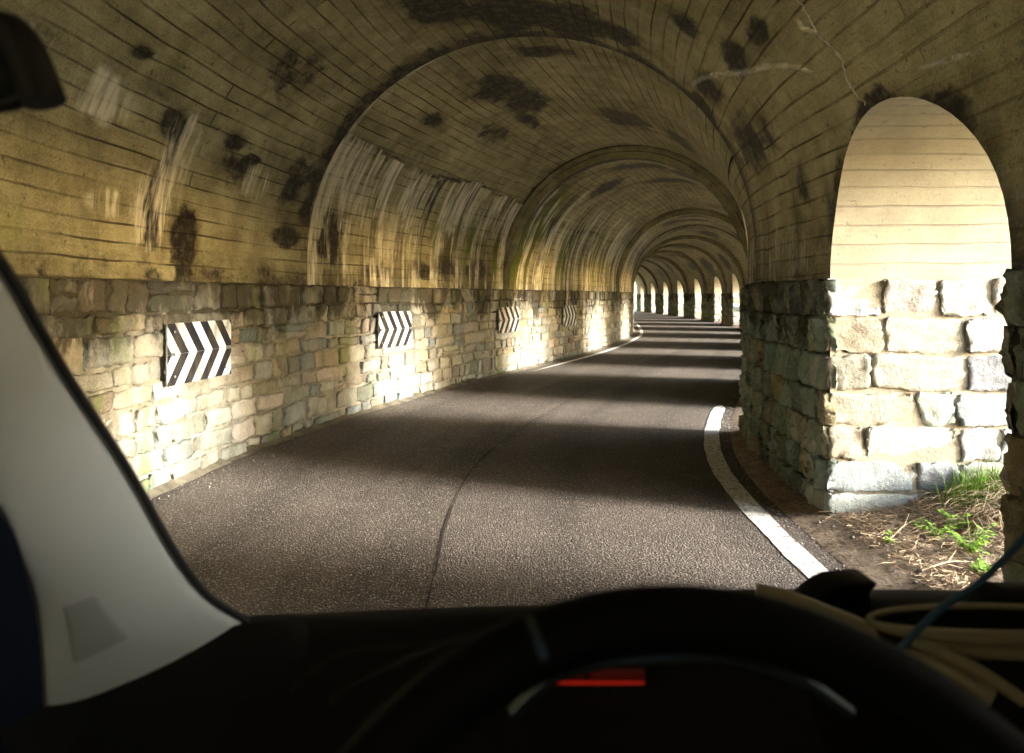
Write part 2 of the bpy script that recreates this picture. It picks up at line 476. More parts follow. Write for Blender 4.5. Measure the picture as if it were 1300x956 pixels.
#STAINS_HERE
STAINS += [(13.0, .5, .5, .8, 2, 1), (13.6, 1.6, .4, .8, 2, .9), (14.4, .5, .25, .6, 2, .9), (12.3, .5, .3, .6, 2, .8), (11.2, .7, .2, .6, 2, .8), (9.4, .6, .25, .6, 2, .6), (3.4, .25, .8, .2, 2, .5), (7.6, .55, .2, .35, 0, .9), (9.7, .25, .5, .16, 0, .8), (11.6, .3, .6, .2, 0, .8), (6.7, 1.0, .25, .5, 0, .6), (5.9, 1.0, .4, .18, 0, .6), (4.2, 2.1, .8, .18, 0, .6), (5.2, 3.0, .9, .12, 0, .6), (3.2, 5.6, .7, .25, 0, .7), (6.2, 6.5, .5, .35, 0, .7), (6.3, 5.9, .4, .2, 0, .7), (10.8, 5.2, .6, .3, 0, .7), (10.0, 3.1, .9, .14, 0, .6), (13.6, 3.6, .5, .7, 0, .7), (15.0, 2.6, .5, .5, 0, .8), (16.2, 3.9, .6, .6, 0, .8), (6.1, 3.34, .5, .30, 0, .95), (6.45, 3.9, .5, .4, 0, 1), (6.6, 4.45, .45, .45, 0, 1), (6.55, 4.85, .35, .3, 0, .8), (5.4, 3.7, .5, .5, 0, .7),
           (3.2, 4.6, .9, .5, 0, .55), (3.9, 2.5, .6, .4, 0, .5), (5.9, 2.0, .8, .35, 0, .5), (4.6, 5.0, .5, .3, 0, .6), (9.9, 2.6, .8, .3, 0, .5), (7.75, 4.05, .22, .30, 0, .85), (8.6, 3.22, .5, .35, 0, .8), (9.3, 3.35, .6, .28, 0, .85), (8.4, 2.35, .3, .12, 0, .7), (10.6, 4.4, .6, .4, 0, .75),
           (5.27, 5.98, .22, .15, 0, .95), (4.70, 6.02, .22, .10, 0, .9), (5.45, 5.5, .2, .15, 0, .8), (6.95, 5.9, .28, .22, 0, .85), (5.17, 6.97, .10, .14, 0, .95), (5.6, 6.5, .3, .2, 0, .6),
           (4.39, 1.49, .08, .06, 0, 1), (4.99, 1.16, .15, .12, 0, 1.2), (5.05, .95, .07, .20, 0, .8), (5.75, 1.22, .14, .07, 0, 1), (6.05, 1.12, .14, .06, 0, 1), (5.38, .34, .15, .26, 0, 1.25), (5.38, .05, .08, .25, 0, 1.1), (5.0, .55, .10, .5, 0, .75),
           (6.77, .50, .22, .14, 0, .8), (7.5, .45, .2, .16, 0, .85), (8.6, .2, .6, .15, 0, .6), (10.5, .3, .9, .2, 0, .6),
           (3.7, 1.12, .35, .16, 1, 1), (4.2, 1.14, .30, .14, 1, 1), (5.15, .85, .16, .45, 1, 1), (6.2, .95, .20, .14, 1, .8), (4.6, .5, .25, .10, 1, .8), (5.22, 7.2, .05, .25, 1, 1), (5.0, .5, .2, .3, 1, .9),
           (13.2, .8, .35, .9, 2, 1), (15.6, .7, .4, .8, 2, .8), (18.4, .8, .5, .8, 2, .9), (10.2, .95, .35, .5, 2, .7), (20, .8, .5, .7, 2, .7)]
for k in range(30):
    STAINS.append((rnd.uniform(13.5, 60), rnd.uniform(2.2, 6.0), rnd.uniform(.4, 1.2), rnd.uniform(.3, .7), 0, rnd.uniform(.6, 1.0)))

# ------------------------------------------------------------------ gallery
gallery = empty('road_gallery', (0, 0, 0))
tag(gallery, 'long curved road gallery with board-marked concrete vault on rubble stone walls and arched openings', 'tunnel')

def low_mask(S, V, n0=0):
    """zone of the lower concrete lift, where water runs down the face"""
    edge = lift_v(S) + .04 * np.sin(S * 1.9) + .03 * np.sin(S * 4.3)
    fade = smoothstep(6.9, 7.3, S) * .80 + .20
    lowz = (V < edge) * (fade * (.55 + .45 * smoothstep(edge - .9, edge, V)))
    return np.maximum(lowz, .62 * (S > 12.62) * smoothstep(3.6, 1.4, V))

def bay(i):
    s0, s1 = BOUNDS[i], BOUNDS[i + 1]
    eps = 1e-4
    near = s0 < 30
    ns = max(5, int((s1 - s0) / (.09 if s0 < 13 else .16 if near else .5)))
    ss = np.linspace(s0 + eps, s1 - eps, ns)
    mb = MB()
    # left vertical strip + vault down to Z_TOP on the right
    zl = np.linspace(Z_ST, Z0, 4)[:-1]
    th1 = np.arcsin((Z_TOP - Z0) / RISE)
    th = np.linspace(np.pi, th1, 100 if near else 48)
    P, U = [], []
    for s in ss:
        d0, _ = prof(s, np.pi, i)
        ii = np.full(len(zl), i)
        _, _, _, _, a, b = fr(s)
        dl = (b - a) / 2 - ((a + b) / 2 - inset_i(ii, s, zl))
        dv, zv = prof(np.full(len(th), s), th, np.full(len(th), i))
        d = np.concatenate([dl, dv]); z = np.concatenate([zl, zv])
        L = np.concatenate([[0], np.cumsum(np.hypot(np.diff(d), np.diff(z)))])
        P.append(at(s, d, z)); U.append(np.stack([np.full(len(L), s), L], -1))
    P, U = np.array(P), np.array(U)
    st = stain_shade(U[..., 0], U[..., 1]); st[..., 3] = low_mask(U[..., 0], U[..., 1])
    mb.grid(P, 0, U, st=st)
    Ltop = U[:, -1, 1].mean()
    # strip with the opening(s)
    ops = [o for o in OPENINGS if s0 < o < s1]
    cuts = [s0 + eps]
    for o in ops: cuts += [o - R_OP, o + R_OP]
    cuts.append(s1 - eps)
    nz = 9
    def strip(sv, zb, inner=True, zt=Z_TOP, mat=0):
        fz = np.linspace(0, 1, nz)
        S = np.repeat(sv[:, None], nz, 1)
        Z = zb[:, None] + (zt - zb[:, None]) * fz[None, :]
        if inner: D = right_d(S, Z, np.full(S.shape, i))
        else:
            _, _, _, _, a, b = fr(S); D = b + THICK
        V = Ltop + (Z_TOP - Z)
        st = stain_shade(S, V)
        for o_ in OPENINGS:
            r_ = np.hypot(S - o_, np.maximum(Z - Z_SP, 0)) - R_OP
            st[..., 0] = np.maximum(st[..., 0], (.50 + .14 * np.sin(S * 9.1 + Z * 4.3)) * np.exp(-(r_ / (.10 + .05 * np.sin(S * 5.3 + Z * 7.1))) ** 2))
        st[..., 3] = .45 * smoothstep(2.7, 1.7, Z)
        st[..., 0] = np.maximum(st[..., 0], .36 * smoothstep(2.6, 1.6, Z))
        mb.grid(at(S, D, Z), mat, np.stack([S, V], -1), st=st)
    for inner, zt in ((True, Z_TOP), (False, 4.6)):
        for k in range(0, len(cuts), 2):
            if cuts[k + 1] - cuts[k] > .01:
                sv = np.linspace(cuts[k], cuts[k + 1], max(2, int((cuts[k + 1] - cuts[k]) / .2)))
                strip(sv, np.full(len(sv), Z_SP), inner, zt)
        for o in ops:
            ph = np.linspace(np.pi, 0, 29)
            strip(o + R_OP * np.cos(ph), Z_SP + R_OP * np.sin(ph), inner, zt)
    for o in ops:                                   # soffit of the opening
        ph = np.linspace(np.pi, 0, 29); q = np.linspace(0, 1, 10)
        S = np.repeat((o + R_OP * np.cos(ph))[:, None], 10, 1); Z = np.repeat((Z_SP + R_OP * np.sin(ph))[:, None], 10, 1)
        D0 = right_d(S, Z, np.full(S.shape, i)); _, _, _, _, a, b = fr(S); D1 = b + THICK
        D = D0 + (D1 - D0) * q
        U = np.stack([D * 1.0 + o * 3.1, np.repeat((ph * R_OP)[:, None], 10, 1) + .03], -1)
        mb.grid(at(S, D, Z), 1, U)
        # rounded arris shadow-line: a thin worn lip round the arch
    # end face of the bay (the step towards the bay before)
    for s, sg in ((s0 + eps, 1), (s1 - eps, -1)):
        if (sg == -1 and i < len(BOUNDS) - 2): continue
        out = .9 if i in (0,) or sg == -1 else .22
        thf = np.linspace(np.pi, 0, 50)
        d, z = prof(np.full(50, s), thf, np.full(50, i))
        _, _, _, _, a, b = fr(s)
        d = np.concatenate([[d[0]], d, [d[-1]]]); z = np.concatenate([[Z_ST], z, [Z_ST]])
        thf = np.concatenate([[np.pi], thf, [0]])
        d2 = d + out * np.cos(thf); z2 = z + out * np.sin(thf)
        U = np.stack([np.stack([thf * 2.3, np.zeros(52)], -1), np.stack([thf * 2.3, np.full(52, out)], -1)])
        G = np.stack([at(s, d, z), at(s, d2, z2)])
        mb.grid(G, 0, U)
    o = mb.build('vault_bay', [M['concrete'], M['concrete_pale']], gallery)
    return o
for i in range(len(BOUNDS) - 1): bay(i)

# lime-filled crack running from the crown down to the near arch
M['lime'] = simple('lime_deposit', (.62, .60, .52), .9, .2, var=.3, scale=40)
mb = MB()
q = np.linspace(0, 1, 60)
cs = 4.10 - .16 * q + .03 * np.sin(q * 17) + .008 * rnd.normal(size=60); cz_ = 3.30 - .82 * q
ii = np.full(60, list(BOUNDS).index(2.3))
cd = right_d(cs, cz_, ii)
wd = np.abs(.006 + .008 * np.convolve(rnd.normal(size=64), np.ones(5) / 5, 'valid') * 2)
cdn = right_d(cs, cz_ + .02, ii)
P0 = at(cs - wd, cd - .004, cz_); P1 = at(cs, cd - .010, cz_); P2 = at(cs + wd, cd - .004, cz_)
mb.grid(np.stack([P0, P1, P2], 1), 0)
mb.build('lime_crack', M['lime'], gallery)

# roof slab over everything
mb = MB()
sv = np.linspace(S_START, S_END, 90)
_, _, _, _, a, b = fr(sv)
rows = []
for dd, zz in ((b + THICK + .15, 4.35), (b + THICK + .15, 4.75), (0 * b, 5.0), (-a - 1.6, 5.1)):
    rows.append(at(sv, dd, zz))
mb.grid(np.stack(rows, 1), 0, np.repeat(np.stack([sv, sv * 0], -1)[:, None], 4, 1))
mb.grid(np.stack([at(sv, b + THICK + .15, 4.35), at(sv, b + THICK - .2, 4.35)], 1), 0)
for s in (S_START, S_END):                        # portal fronts
    th = np.linspace(np.pi, 0, 50)
    d, z = prof(np.full(50, s), th)
    _, _, _, _, a1, b1 = fr(s)
    do = np.clip(np.cos(th) * 8, -a1 - 1.6, b1 + THICK + .1); zo = np.clip(np.sin(th) * 12, 1.5, 4.9)
    sg = -.02 if s == S_START else .02
    mb.grid(np.stack([at(s + sg, d, z), at(s + sg, do, zo)]), 0, np.stack([np.stack([th * 2, th * 0], -1), np.stack([th * 2, th * 0 + 1], -1)]))
mb.build('roof_slab', M['rock'], gallery)

# ------------------------------------------------------------------ masonry
def smooth_noise(shape, k=1):
    g = rnd.normal(size=shape)
    for _ in range(k):
        g = (g + np.roll(g, 1, 0) + np.roll(g, -1, 0) + np.roll(g, 1, 1) + np.roll(g, -1, 1)) / 5 * 1.6
    return g
def stone(mb, surf, u0, u1, z0, z1, prot, rough, tint, mat=0, res=.045, gap=.010, tilt=.012, ridge=0.0):
    du, dz = u1 - u0, z1 - z0
    nu = int(np.clip(du / res, 2, 9)); nz = int(np.clip(dz / res, 2, 8))
    ea, eb, ec = .005, .011, .036
    au = np.concatenate([[0, ea / du, eb / du, ec / du], np.linspace(.07 / du, 1 - .07 / du, nu) if du > .2 else np.linspace(.36, .64, 2), [1 - ec / du, 1 - eb / du, 1 - ea / du, 1]])
    az = np.concatenate([[0, ea / dz, eb / dz, ec / dz], np.linspace(.065 / dz, 1 - .065 / dz, nz) if dz > .18 else np.linspace(.38, .62, 2), [1 - ec / dz, 1 - eb / dz, 1 - ea / dz, 1]])
    au = np.sort(au); az = np.sort(az)
    A, B = np.meshgrid(au, az, indexing='ij')
    cu = rnd.uniform(gap * .5, gap * 2.6, (2, 2)); cz = rnd.uniform(gap * .4, gap * 2.0, (2, 2))
    X = 2 * A - 1; Zz = 2 * B - 1
    k = 1 - rnd.uniform(.02, .07) * np.abs(X * Zz) ** 3
    A2, B2 = (X * k + 1) / 2, (Zz * k + 1) / 2
    # wavy outline
    wv = rnd.uniform(-1, 1, 4) * .012
    U = (u0 + cu[0, 0] * (1 - B2) + cu[0, 1] * B2) * (1 - A2) + (u1 - cu[1, 0] * (1 - B2) - cu[1, 1] * B2) * A2 + wv[0] * np.sin(B2 * 7 + wv[1] * 300)
    Z = (z0 + cz[0, 0] * (1 - A2) + cz[0, 1] * A2) * (1 - B2) + (z1 - cz[1, 0] * (1 - A2) - cz[1, 1] * A2) * B2 + wv[2] * np.sin(A2 * 6 + wv[3] * 300)
    e = np.minimum(np.minimum(A, 1 - A) * du, np.minimum(B, 1 - B) * dz)
    wob_ = .006 * rnd.normal(size=A.shape) * (e < .02)
    U = U + wob_; Z = Z + .006 * rnd.normal(size=A.shape) * (e < .02)
    prof_ = np.where(e < .004, -1.0, np.where(e < .008, .62, np.where(e < .03, .9, 1.0)))
    H = np.where(e < .004, -.03, prot * prof_ + tilt * (rnd.normal() * X + rnd.normal() * Zz) * (prof_ > .6) + rough * smooth_noise(A.shape, 1) * np.clip(prof_, 0, 1))
    if ridge:
        q_ = np.convolve(rnd.normal(size=A.shape[0] + 2), [.25, .5, .25], 'valid')[:, None]
        H = H + ridge * (q_ + .5 * np.sin(U * rnd.uniform(40, 75) + Z * rnd.uniform(-14, 14))) * (e > .004)
    P = surf(U, Z, H)
    mb.grid(P, mat, tint=(*tint, 1), uv=np.stack([U, Z], -1))

def courses(zlo, zhi, h, jit=.25):
    n = max(1, int(round((zhi - zlo) / h)))
    w = rnd.uniform(1 - jit, 1 + jit, n)
    z = np.concatenate([[0], np.cumsum(w)]); return zlo + (zhi - zlo) * z / z[-1]
PAL = np.array([(.40, .37, .29), (.33, .32, .26), (.29, .31, .28), (.43, .37, .29), (.25, .25, .20), (.37, .31, .21), (.33, .34, .32), (.48, .45, .37), (.28, .20, .13), (.21, .27, .28)])
PALP = np.array([.18, .14, .11, .12, .1, .09, .08, .1, .04, .04])
def pick(pal=PAL, p=PALP, var=.30):
    c = pal[rnd.choice(len(pal), p=p / p.sum())]
    return np.clip((.86 if pal is PAL else 1) * c * rnd.uniform(1 - var, 1 + var) * (1 + rnd.normal(0, .03, 3)), .02, .8)

# left wall, against the mountain
def left_surf(U, Z, H):
    _, _, _, _, a, _ = fr(U)
    return at(U, -a + H, Z)
mb = MB()
sv = np.arange(S_START, S_END, .25)
zz = np.linspace(-.15, Z_ST + .002, 9)
G = np.array([left_surf(np.full(9, s), zz, -.004 + .006 * rnd.normal(size=9)) for s in sv])
mb.grid(G, 1)
# top ledge of the masonry
_, _, _, _, a, _ = fr(sv)
mb.grid(np.stack([at(sv, -a - .004, Z_ST + .002), at(sv, -a - .5, Z_ST + .002)], 1), 1)
cz = courses(-.04, Z_ST, .185, .24)
S_FINE = 32
for k in range(len(cz) - 1):
    u = S_START + rnd.uniform(-.3, 0)
    ph = rnd.uniform(0, 6)
    while u < 46:
        w = rnd.uniform(.15, .40) if rnd.random() < .8 else rnd.uniform(.40, .60)
        if u > S_FINE: w *= 1.6
        j0, j1 = .018 * math.sin(u * 1.3 + k * 2.1), .018 * math.sin(u * 1.3 + (k + 1) * 2.1)
        z0, z1 = cz[k] + (j0 if k else 0), cz[k + 1] + (j1 if k < len(cz) - 2 else 0)
        r = rnd.random()
        res = .045 if 2.5 < u < 9.5 else .09
        if r < .10:
            zm = z0 + (z1 - z0) * rnd.uniform(.4, .6)
            for q0, q1 in ((z0, zm), (zm, z1)): stone(mb, left_surf, u, u + w, q0, q1, rnd.uniform(.004, .020), .004, pick(), 0, res, .007, .005)
        elif r < .965 or k in (0,):
            stone(mb, left_surf, u, u + w, z0, z1, rnd.uniform(.006, .034), .005, pick(), 0, res, .008, .007)
        u += w
mb.build('rubble_wall', [M['stone'], M['mortar']], gallery)

# piers of the valley wall
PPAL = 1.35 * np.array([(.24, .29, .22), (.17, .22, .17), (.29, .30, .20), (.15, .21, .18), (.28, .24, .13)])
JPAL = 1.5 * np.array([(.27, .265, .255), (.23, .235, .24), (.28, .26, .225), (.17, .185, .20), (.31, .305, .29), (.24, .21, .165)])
def pier(sa, sb, near):
    mb = MB()
    q = .01
    zz = np.linspace(-.15, Z_ST + .002, 8)
    def inner(U, Z, H):
        _, _, _, _, _, b = fr(U); return at(U, b - H, Z)
    def j_far(U, Z, H):      # jamb that closes the pier towards the driver
        _, _, _, _, _, b = fr(sa); return at(sa - H, b + U, Z)
    def j_near(U, Z, H):
        _, _, _, _, _, b = fr(sb); return at(sb + H, b + U, Z)
    def outer(U, Z, H):
        _, _, _, _, _, b = fr(U); return at(U, b + THICK + H, Z)
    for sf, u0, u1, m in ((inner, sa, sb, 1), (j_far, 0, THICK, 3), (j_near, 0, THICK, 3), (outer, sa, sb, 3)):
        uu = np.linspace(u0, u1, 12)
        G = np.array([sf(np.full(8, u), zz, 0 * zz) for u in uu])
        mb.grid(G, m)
    uu = np.linspace(sa, sb, 8)
    _, _, _, _, _, b = fr(uu)
    mb.grid(np.stack([at(uu, b, Z_ST + .002), at(uu, b + THICK, Z_ST + .002)], 1), 3)
    cz = courses(-.03, Z_ST, .222, .16)
    for k in range(len(cz) - 1):
        z0, z1 = cz[k], cz[k + 1]
        # inner face: rough split stone
        u = sa - .02; first = True
        while u < sb - .01:
            w = min(rnd.uniform(.13, .30), sb + .02 - u)
            if sb - (u + w) < .1: w = sb + .02 - u
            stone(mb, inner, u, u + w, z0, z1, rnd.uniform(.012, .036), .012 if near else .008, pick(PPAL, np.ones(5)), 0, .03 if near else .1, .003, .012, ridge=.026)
            u += w
        for sf in (j_far, j_near):
            u = -.03 if True else 0
            while u < THICK:
                w = rnd.uniform(.22, .62)
                if THICK - (u + w) < .15: w = THICK + .03 - u
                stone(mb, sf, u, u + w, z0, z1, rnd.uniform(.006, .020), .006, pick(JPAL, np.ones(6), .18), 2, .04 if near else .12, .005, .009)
                u += w
    o = mb.build('stone_pier', [M['pier_stone'], M['pier_mortar'], M['jamb_stone'], M['jamb_mortar']], gallery)
    return o
edges = [S_START] + [e for o in OPENINGS for e in (o - R_OP, o + R_OP)] + [S_END]
for k in range(0, len(edges), 2):
    if edges[k + 1] - edges[k] > .2: pier(edges[k], edges[k + 1], edges[k] < 9)

# ------------------------------------------------------------------ road, paint, verge, land
def fd(s): return fr(s)[4], fr(s)[5]
SEAM = np.array([(-30, -.40), (3.3, -.38), (5.1, -.45), (6.1, -.34), (7.05, -.08), (9, .5), (11.3, 1.39), (15.3, 3.05), (20, 4.9), (25, 6.3), (30, 7.4), (37, 8.5), (45, 8.9), (100, 9.1)])
def seam_d(s):
    cx, cy, tx, ty, _, _ = fr(s)
    d = np.zeros_like(cx)
    for _ in range(15):
        x, y = cx + ty * d, cy - tx * d
        d = d + (np.interp(y, SEAM[:, 0], SEAM[:, 1]) - x) / ty * .7
    k = np.ones(9) / 9
    k = np.ones(17) / 17
    return np.convolve(np.pad(d, 8, mode='edge'), k, 'valid')
sv = np.arange(-24, 90, .2)
sd = seam_d(sv)
A, B = fd(sv)
LINE_R = B - .43 + .10 * smoothstep(5, 9, sv)
def sheet(name, d0, d1, sv, z, mat, nd=3, rough=0.0):
    mb = MB()
    f = np.linspace(0, 1, nd)
    D = d0[:, None] + (d1 - d0)[:, None] * f
    S = np.repeat(sv[:, None], nd, 1)
    mb.grid(at(S, D, np.full(S.shape, z) if np.isscalar(z) else z), 0, np.stack([S, D], -1))
    o = mb.build(name, mat)
    tag(o, kind='structure')
    return o
mb = MB()
for d0, d1, m in ((-A - .1, sd, 0), (sd, LINE_R + .22 + 0 * sd, 1)):
    f = np.linspace(0, 1, 5)
    D = d0[:, None] + (d1 - d0)[:, None] * f; S = np.repeat(sv[:, None], 5, 1)
    mb.grid(at(S, D, 0 * S), m, np.stack([S, D], -1))
tag(mb.build('road', [M['asphalt_l'], M['asphalt_r']]), kind='structure')
s2 = np.arange(-10, 60, .06)
wob = np.convolve(rnd.normal(size=len(s2) + 8), np.ones(9) / 9, 'valid') * .012
w2 = .003 + .005 * np.clip(np.convolve(rnd.normal(size=len(s2) + 8), np.ones(9) / 9, 'valid') + .35, 0, 1.2)
d2 = np.interp(s2, sv, sd) + wob
sheet('road_seam', d2 - w2, d2 + w2, s2, .004, M['seam'], 2)
s3 = np.arange(-10, 60, .1)
lr = np.interp(s3, sv, LINE_R)
jit = lambda: np.convolve(rnd.normal(size=len(s3) + 2), np.ones(3) / 3, 'valid') * .006
k3 = s3 < 10.25
lw = .075 * smoothstep(10.25, 9.9, s3)
sheet('edge_line', (lr - lw + jit())[k3], (lr + lw + jit())[k3], s3[k3], .004, M['paint'], 4)
s4 = np.arange(12.9, 60, .1)
_, _, _, _, a4, _ = fr(s4)
wf = smoothstep(12.9, 15.5, s4)
sheet('edge_line', -a4 + .34 - .06 * wf, -a4 + .34 + .06 * wf + .002, s4, .004, M['paint'], 3)
# soft dirt along the foot of the left wall
mb = MB()
s5 = np.arange(S_START, 60, .12)
_, _, _, _, a5, _ = fr(s5)
n5 = np.convolve(rnd.normal(size=len(s5) + 6), np.ones(7) / 7, 'valid')
q = np.stack([at(s5, -a5 - .03, .06 + .02 * n5), at(s5, -a5 + .045 + .015 * n5, .02 + 0 * s5), at(s5, -a5 + .10 + .05 * n5, .004 + 0 * s5)], 1)
mb.grid(q, 0)
tag(mb.build('gutter_dirt', M['gutter']), kind='structure')

# verge of soil on the valley side, running out through the openings
def verge_z(s, e):
    """e = distance to the right of the road edge"""
    base = .012 + .05 * smoothstep(0, .35, e)
    out = smoothstep(.35, 1.5, e)
    o = np.array(OPENINGS)
    near = o[np.argmin(np.abs(s[..., None] - o), axis=-1)]
    rise = np.clip((s - near) / R_OP, -1, 1)                 # earth heaps up against the far jamb
    b = .055 * np.sin(s * 5.1 + e * 3.0) * out + .03 * np.sin(s * 11.3 - e * 7.7 + 1) * out
    return base + out * (.00 + .24 * ((rise + 1) * .5) ** 1.6) + b * .4
mb = MB()
sve = np.arange(S_START - 2, S_END, .07)
_, _, _, _, _, be = fr(sve)
le = np.interp(sve, sv, LINE_R) + .19
ed = np.concatenate([np.linspace(0, 2.4, 44), [2.8, 3.4]])
S = np.repeat(sve[:, None], len(ed), 1); E = np.repeat(ed[None], len(sve), 0)
Zv = verge_z(S, E) + .012 * rnd.normal(size=S.shape) * smoothstep(.05, .4, E) - .010 * (E < .001)
mb.grid(at(S, le[:, None] + E, Zv), 0)
tag(mb.build('verge', M['soil']), kind='structure')

# the land: mountainside on the left, valley on the right, one sheet to the horizon
mb = MB()
sy = np.concatenate([np.linspace(-900, -40, 14), np.arange(-30, 95, 2.5), np.linspace(110, 1200, 14)])
sy_c = np.clip(sy, -29, 94)
cx = np.interp(sy_c, YS, CX)
ds = np.array([-600, -300, -120, -60, -30, -15, -8, -4.6, -4.35, -3.6, 0, 4.2, 5.4, 7, 10, 16, 30, 60, 120, 250, 500, 900.])
zs = np.array([260, 150, 66, 36, 20, 12, 8, 5.6, 5.3, -.06, -.06, -.03, .0, -.5, -2, -5, -12, -28, -55, -80, -80, -60.])
G = np.zeros((len(sy), len(ds), 3))
for i, y in enumerate(sy):
    G[i, :, 0] = cx[i] + ds; G[i, :, 1] = y; G[i, :, 2] = zs + np.where(np.abs(ds) > 6, rnd.normal(0, .02, len(ds)) * np.abs(ds), 0)
mb.grid(G, 0)
tag(mb.build('ground', M['ground']), kind='structure')

# ------------------------------------------------------------------ chevron boards on the left wall
M['sign_white'] = mat_sign('sign_white', (.62, .64, .64), .75)
M['sign_black'] = mat_sign('sign_black', (.012, .012, .016), .25)
M['galv'] = simple('galvanised_steel', (.30, .30, .29), .45, .5, .8)
def clip_poly(poly, x0, x1):
    def half(p, f, inter):
        o = []
        for i in range(len(p)):
            a, b = p[i - 1], p[i]
            if f(a) != f(b): o.append(inter(a, b))
            if f(b): o.append(b)
        return o
    def ix(x): return lambda a, b: (x, a[1] + (b[1] - a[1]) * (x - a[0]) / (b[0] - a[0]))
    p = half(poly, lambda q: q[0] >= x0, ix(x0))
    return half(p, lambda q: q[0] <= x1, ix(x1)) if p else p
def make_sign(name, W, H):
    root = empty(name)
    mb = MB()
    t = .012
    # two stacked sheets (a seam at mid height), local x along the wall, y out of it, z up
    for z0, z1 in ((-H / 2, -.0015), (.0015, H / 2)):
        P = [(-W / 2, 0, z0), (W / 2, 0, z0), (W / 2, 0, z1), (-W / 2, 0, z1), (-W / 2, t, z0), (W / 2, t, z0), (W / 2, t, z1), (-W / 2, t, z1)]
        mb.add(P, [(0, 1, 2, 3), (4, 7, 6, 5), (0, 4, 5, 1), (1, 5, 6, 2), (2, 6, 7, 3), (3, 7, 4, 0)], 0)
    per, wd, sl = .245 * W, .122 * W, .205 * W
    for k in range(-1, 5):
        x0 = -W / 2 - .02 * W + k * per
        for sg in (1, -1):
            poly = [(x0, sg * H / 2), (x0 + wd, sg * H / 2), (x0 + wd + sl, sg * .0015), (x0 + sl, sg * .0015)]
            poly = clip_poly(poly, -W / 2, W / 2)
            if len(poly) > 2:
                mb.add([(x, t + .0012, z) for x, z in poly], [list(range(len(poly)))], 1)
    mb.build('panel', [M['sign_white'], M['sign_black']], root, smooth=False)
    for z in (-H * .28, H * .28):
        b = MB(); rbox(b, (0, -.022, z), (W * .94, .035, .03), .005)
        b.build('rail', M['galv'], root)
    for x in (-W * .40, W * .40):
        for z in (-H * .36, H * .36):
            b = MB(); th = np.linspace(0, 2 * np.pi, 9)[:-1]
            rr = np.array([.011, .011, .008, .0]); yy = np.array([t, t + .005, t + .008, t + .008])
            b.grid(np.stack([x + rr[:, None] * np.cos(th), yy[:, None] + 0 * th, z + rr[:, None] * np.sin(th)], -1), 0, closed_v=True)
            b.build('bolt', M['galv'], root)
    for x in (-W * .44, W * .44):
        b = MB(); rbox(b, (x, t * .5, 0), (.05, .05, .028), .006)
        b.build('clamp', M['galv'], root)
    return root
def copy_tree(o, parent=None):
    c = o.copy(); COL.objects.link(c)
    if parent is not None: c.parent = parent
    for ch in list(o.children): copy_tree(ch, c)
    return c
sign0 = make_sign('chevron_board', .92, .47)
SG = [(5.50, 1.005, 0.0, 'largest black and white chevron board, nearest the car, grimy across its upper half'),
      (8.86, 1.0, .01, 'second chevron board from the car, on the sunlit pale patch of stone wall'),
      (12.72, 1.0, -.01, 'third chevron board from the car, small, below the dark ring of the vault'),
      (16.25, .98, .0, 'smallest chevron board, farthest along the stone wall before the bend')]
for k, (s, z, roll, lab) in enumerate(SG):
    o = sign0 if k == 0 else copy_tree(sign0)
    _, _, tx, ty, a, _ = fr(s)
    p = at(s, -a + .062, z)
    e = at(s + .3, -fr(s + .3)[4], z) - at(s - .3, -fr(s - .3)[4], z)
    o.location = p
    o.rotation_euler = (0, roll, math.atan2(e[1], e[0]) + 0.0)
    # local +y must point away from the wall (to the right of the direction of travel)
    o.rotation_euler[2] += 0.0
    o.scale = (1, -1, 1)
    tag(o, lab, 'road sign', 'chevron boards along the left stone wall')

# ------------------------------------------------------------------ plants, straw and twigs in the openings
M['blade'] = simple('grass_blade', (.17, .30, .035), .6, .3, var=.4, scale=9)
M['straw'] = simple('dry_straw', (.46, .35, .22), .8, .2, var=.45, scale=30)
M['twig'] = simple('bare_twig', (.17, .115, .075), .8, .2, var=.5, scale=30)
M['leaf'] = simple('weed_leaf', (.14, .27, .02), .55, .3, var=.35, scale=12)
M['pebble'] = simple('pebble', (.25, .23, .20), .85, .3, var=.5, scale=20)
def road_edge(s): return np.interp(s, sv, LINE_R) + .19
def on_verge(s, e):
    s = np.asarray(s, float); e = np.asarray(e, float)
    return at(s, road_edge(s) + e, verge_z(np.atleast_1d(s), np.atleast_1d(e)).reshape(s.shape))
def blade(mb, p, h, lean, wd, rot, curl=1.0, n=4):
    q = np.linspace(0, 1, n)
    dx, dy = math.cos(rot), math.sin(rot)
    r = lean * q ** 1.7; z = h * (q - .35 * curl * q ** 3 * min(1, lean / h))
    c = np.stack([p[0] + dx * r, p[1] + dy * r, p[2] + z], -1)
    w = wd * (1 - q) ** .7 + .0004
    side = np.array([-dy, dx, 0])
    mb.grid(np.stack([c - side * w[:, None], c + side * w[:, None]], 1), 0)
gr, st_, tw, pb = MB(), MB(), MB(), MB()
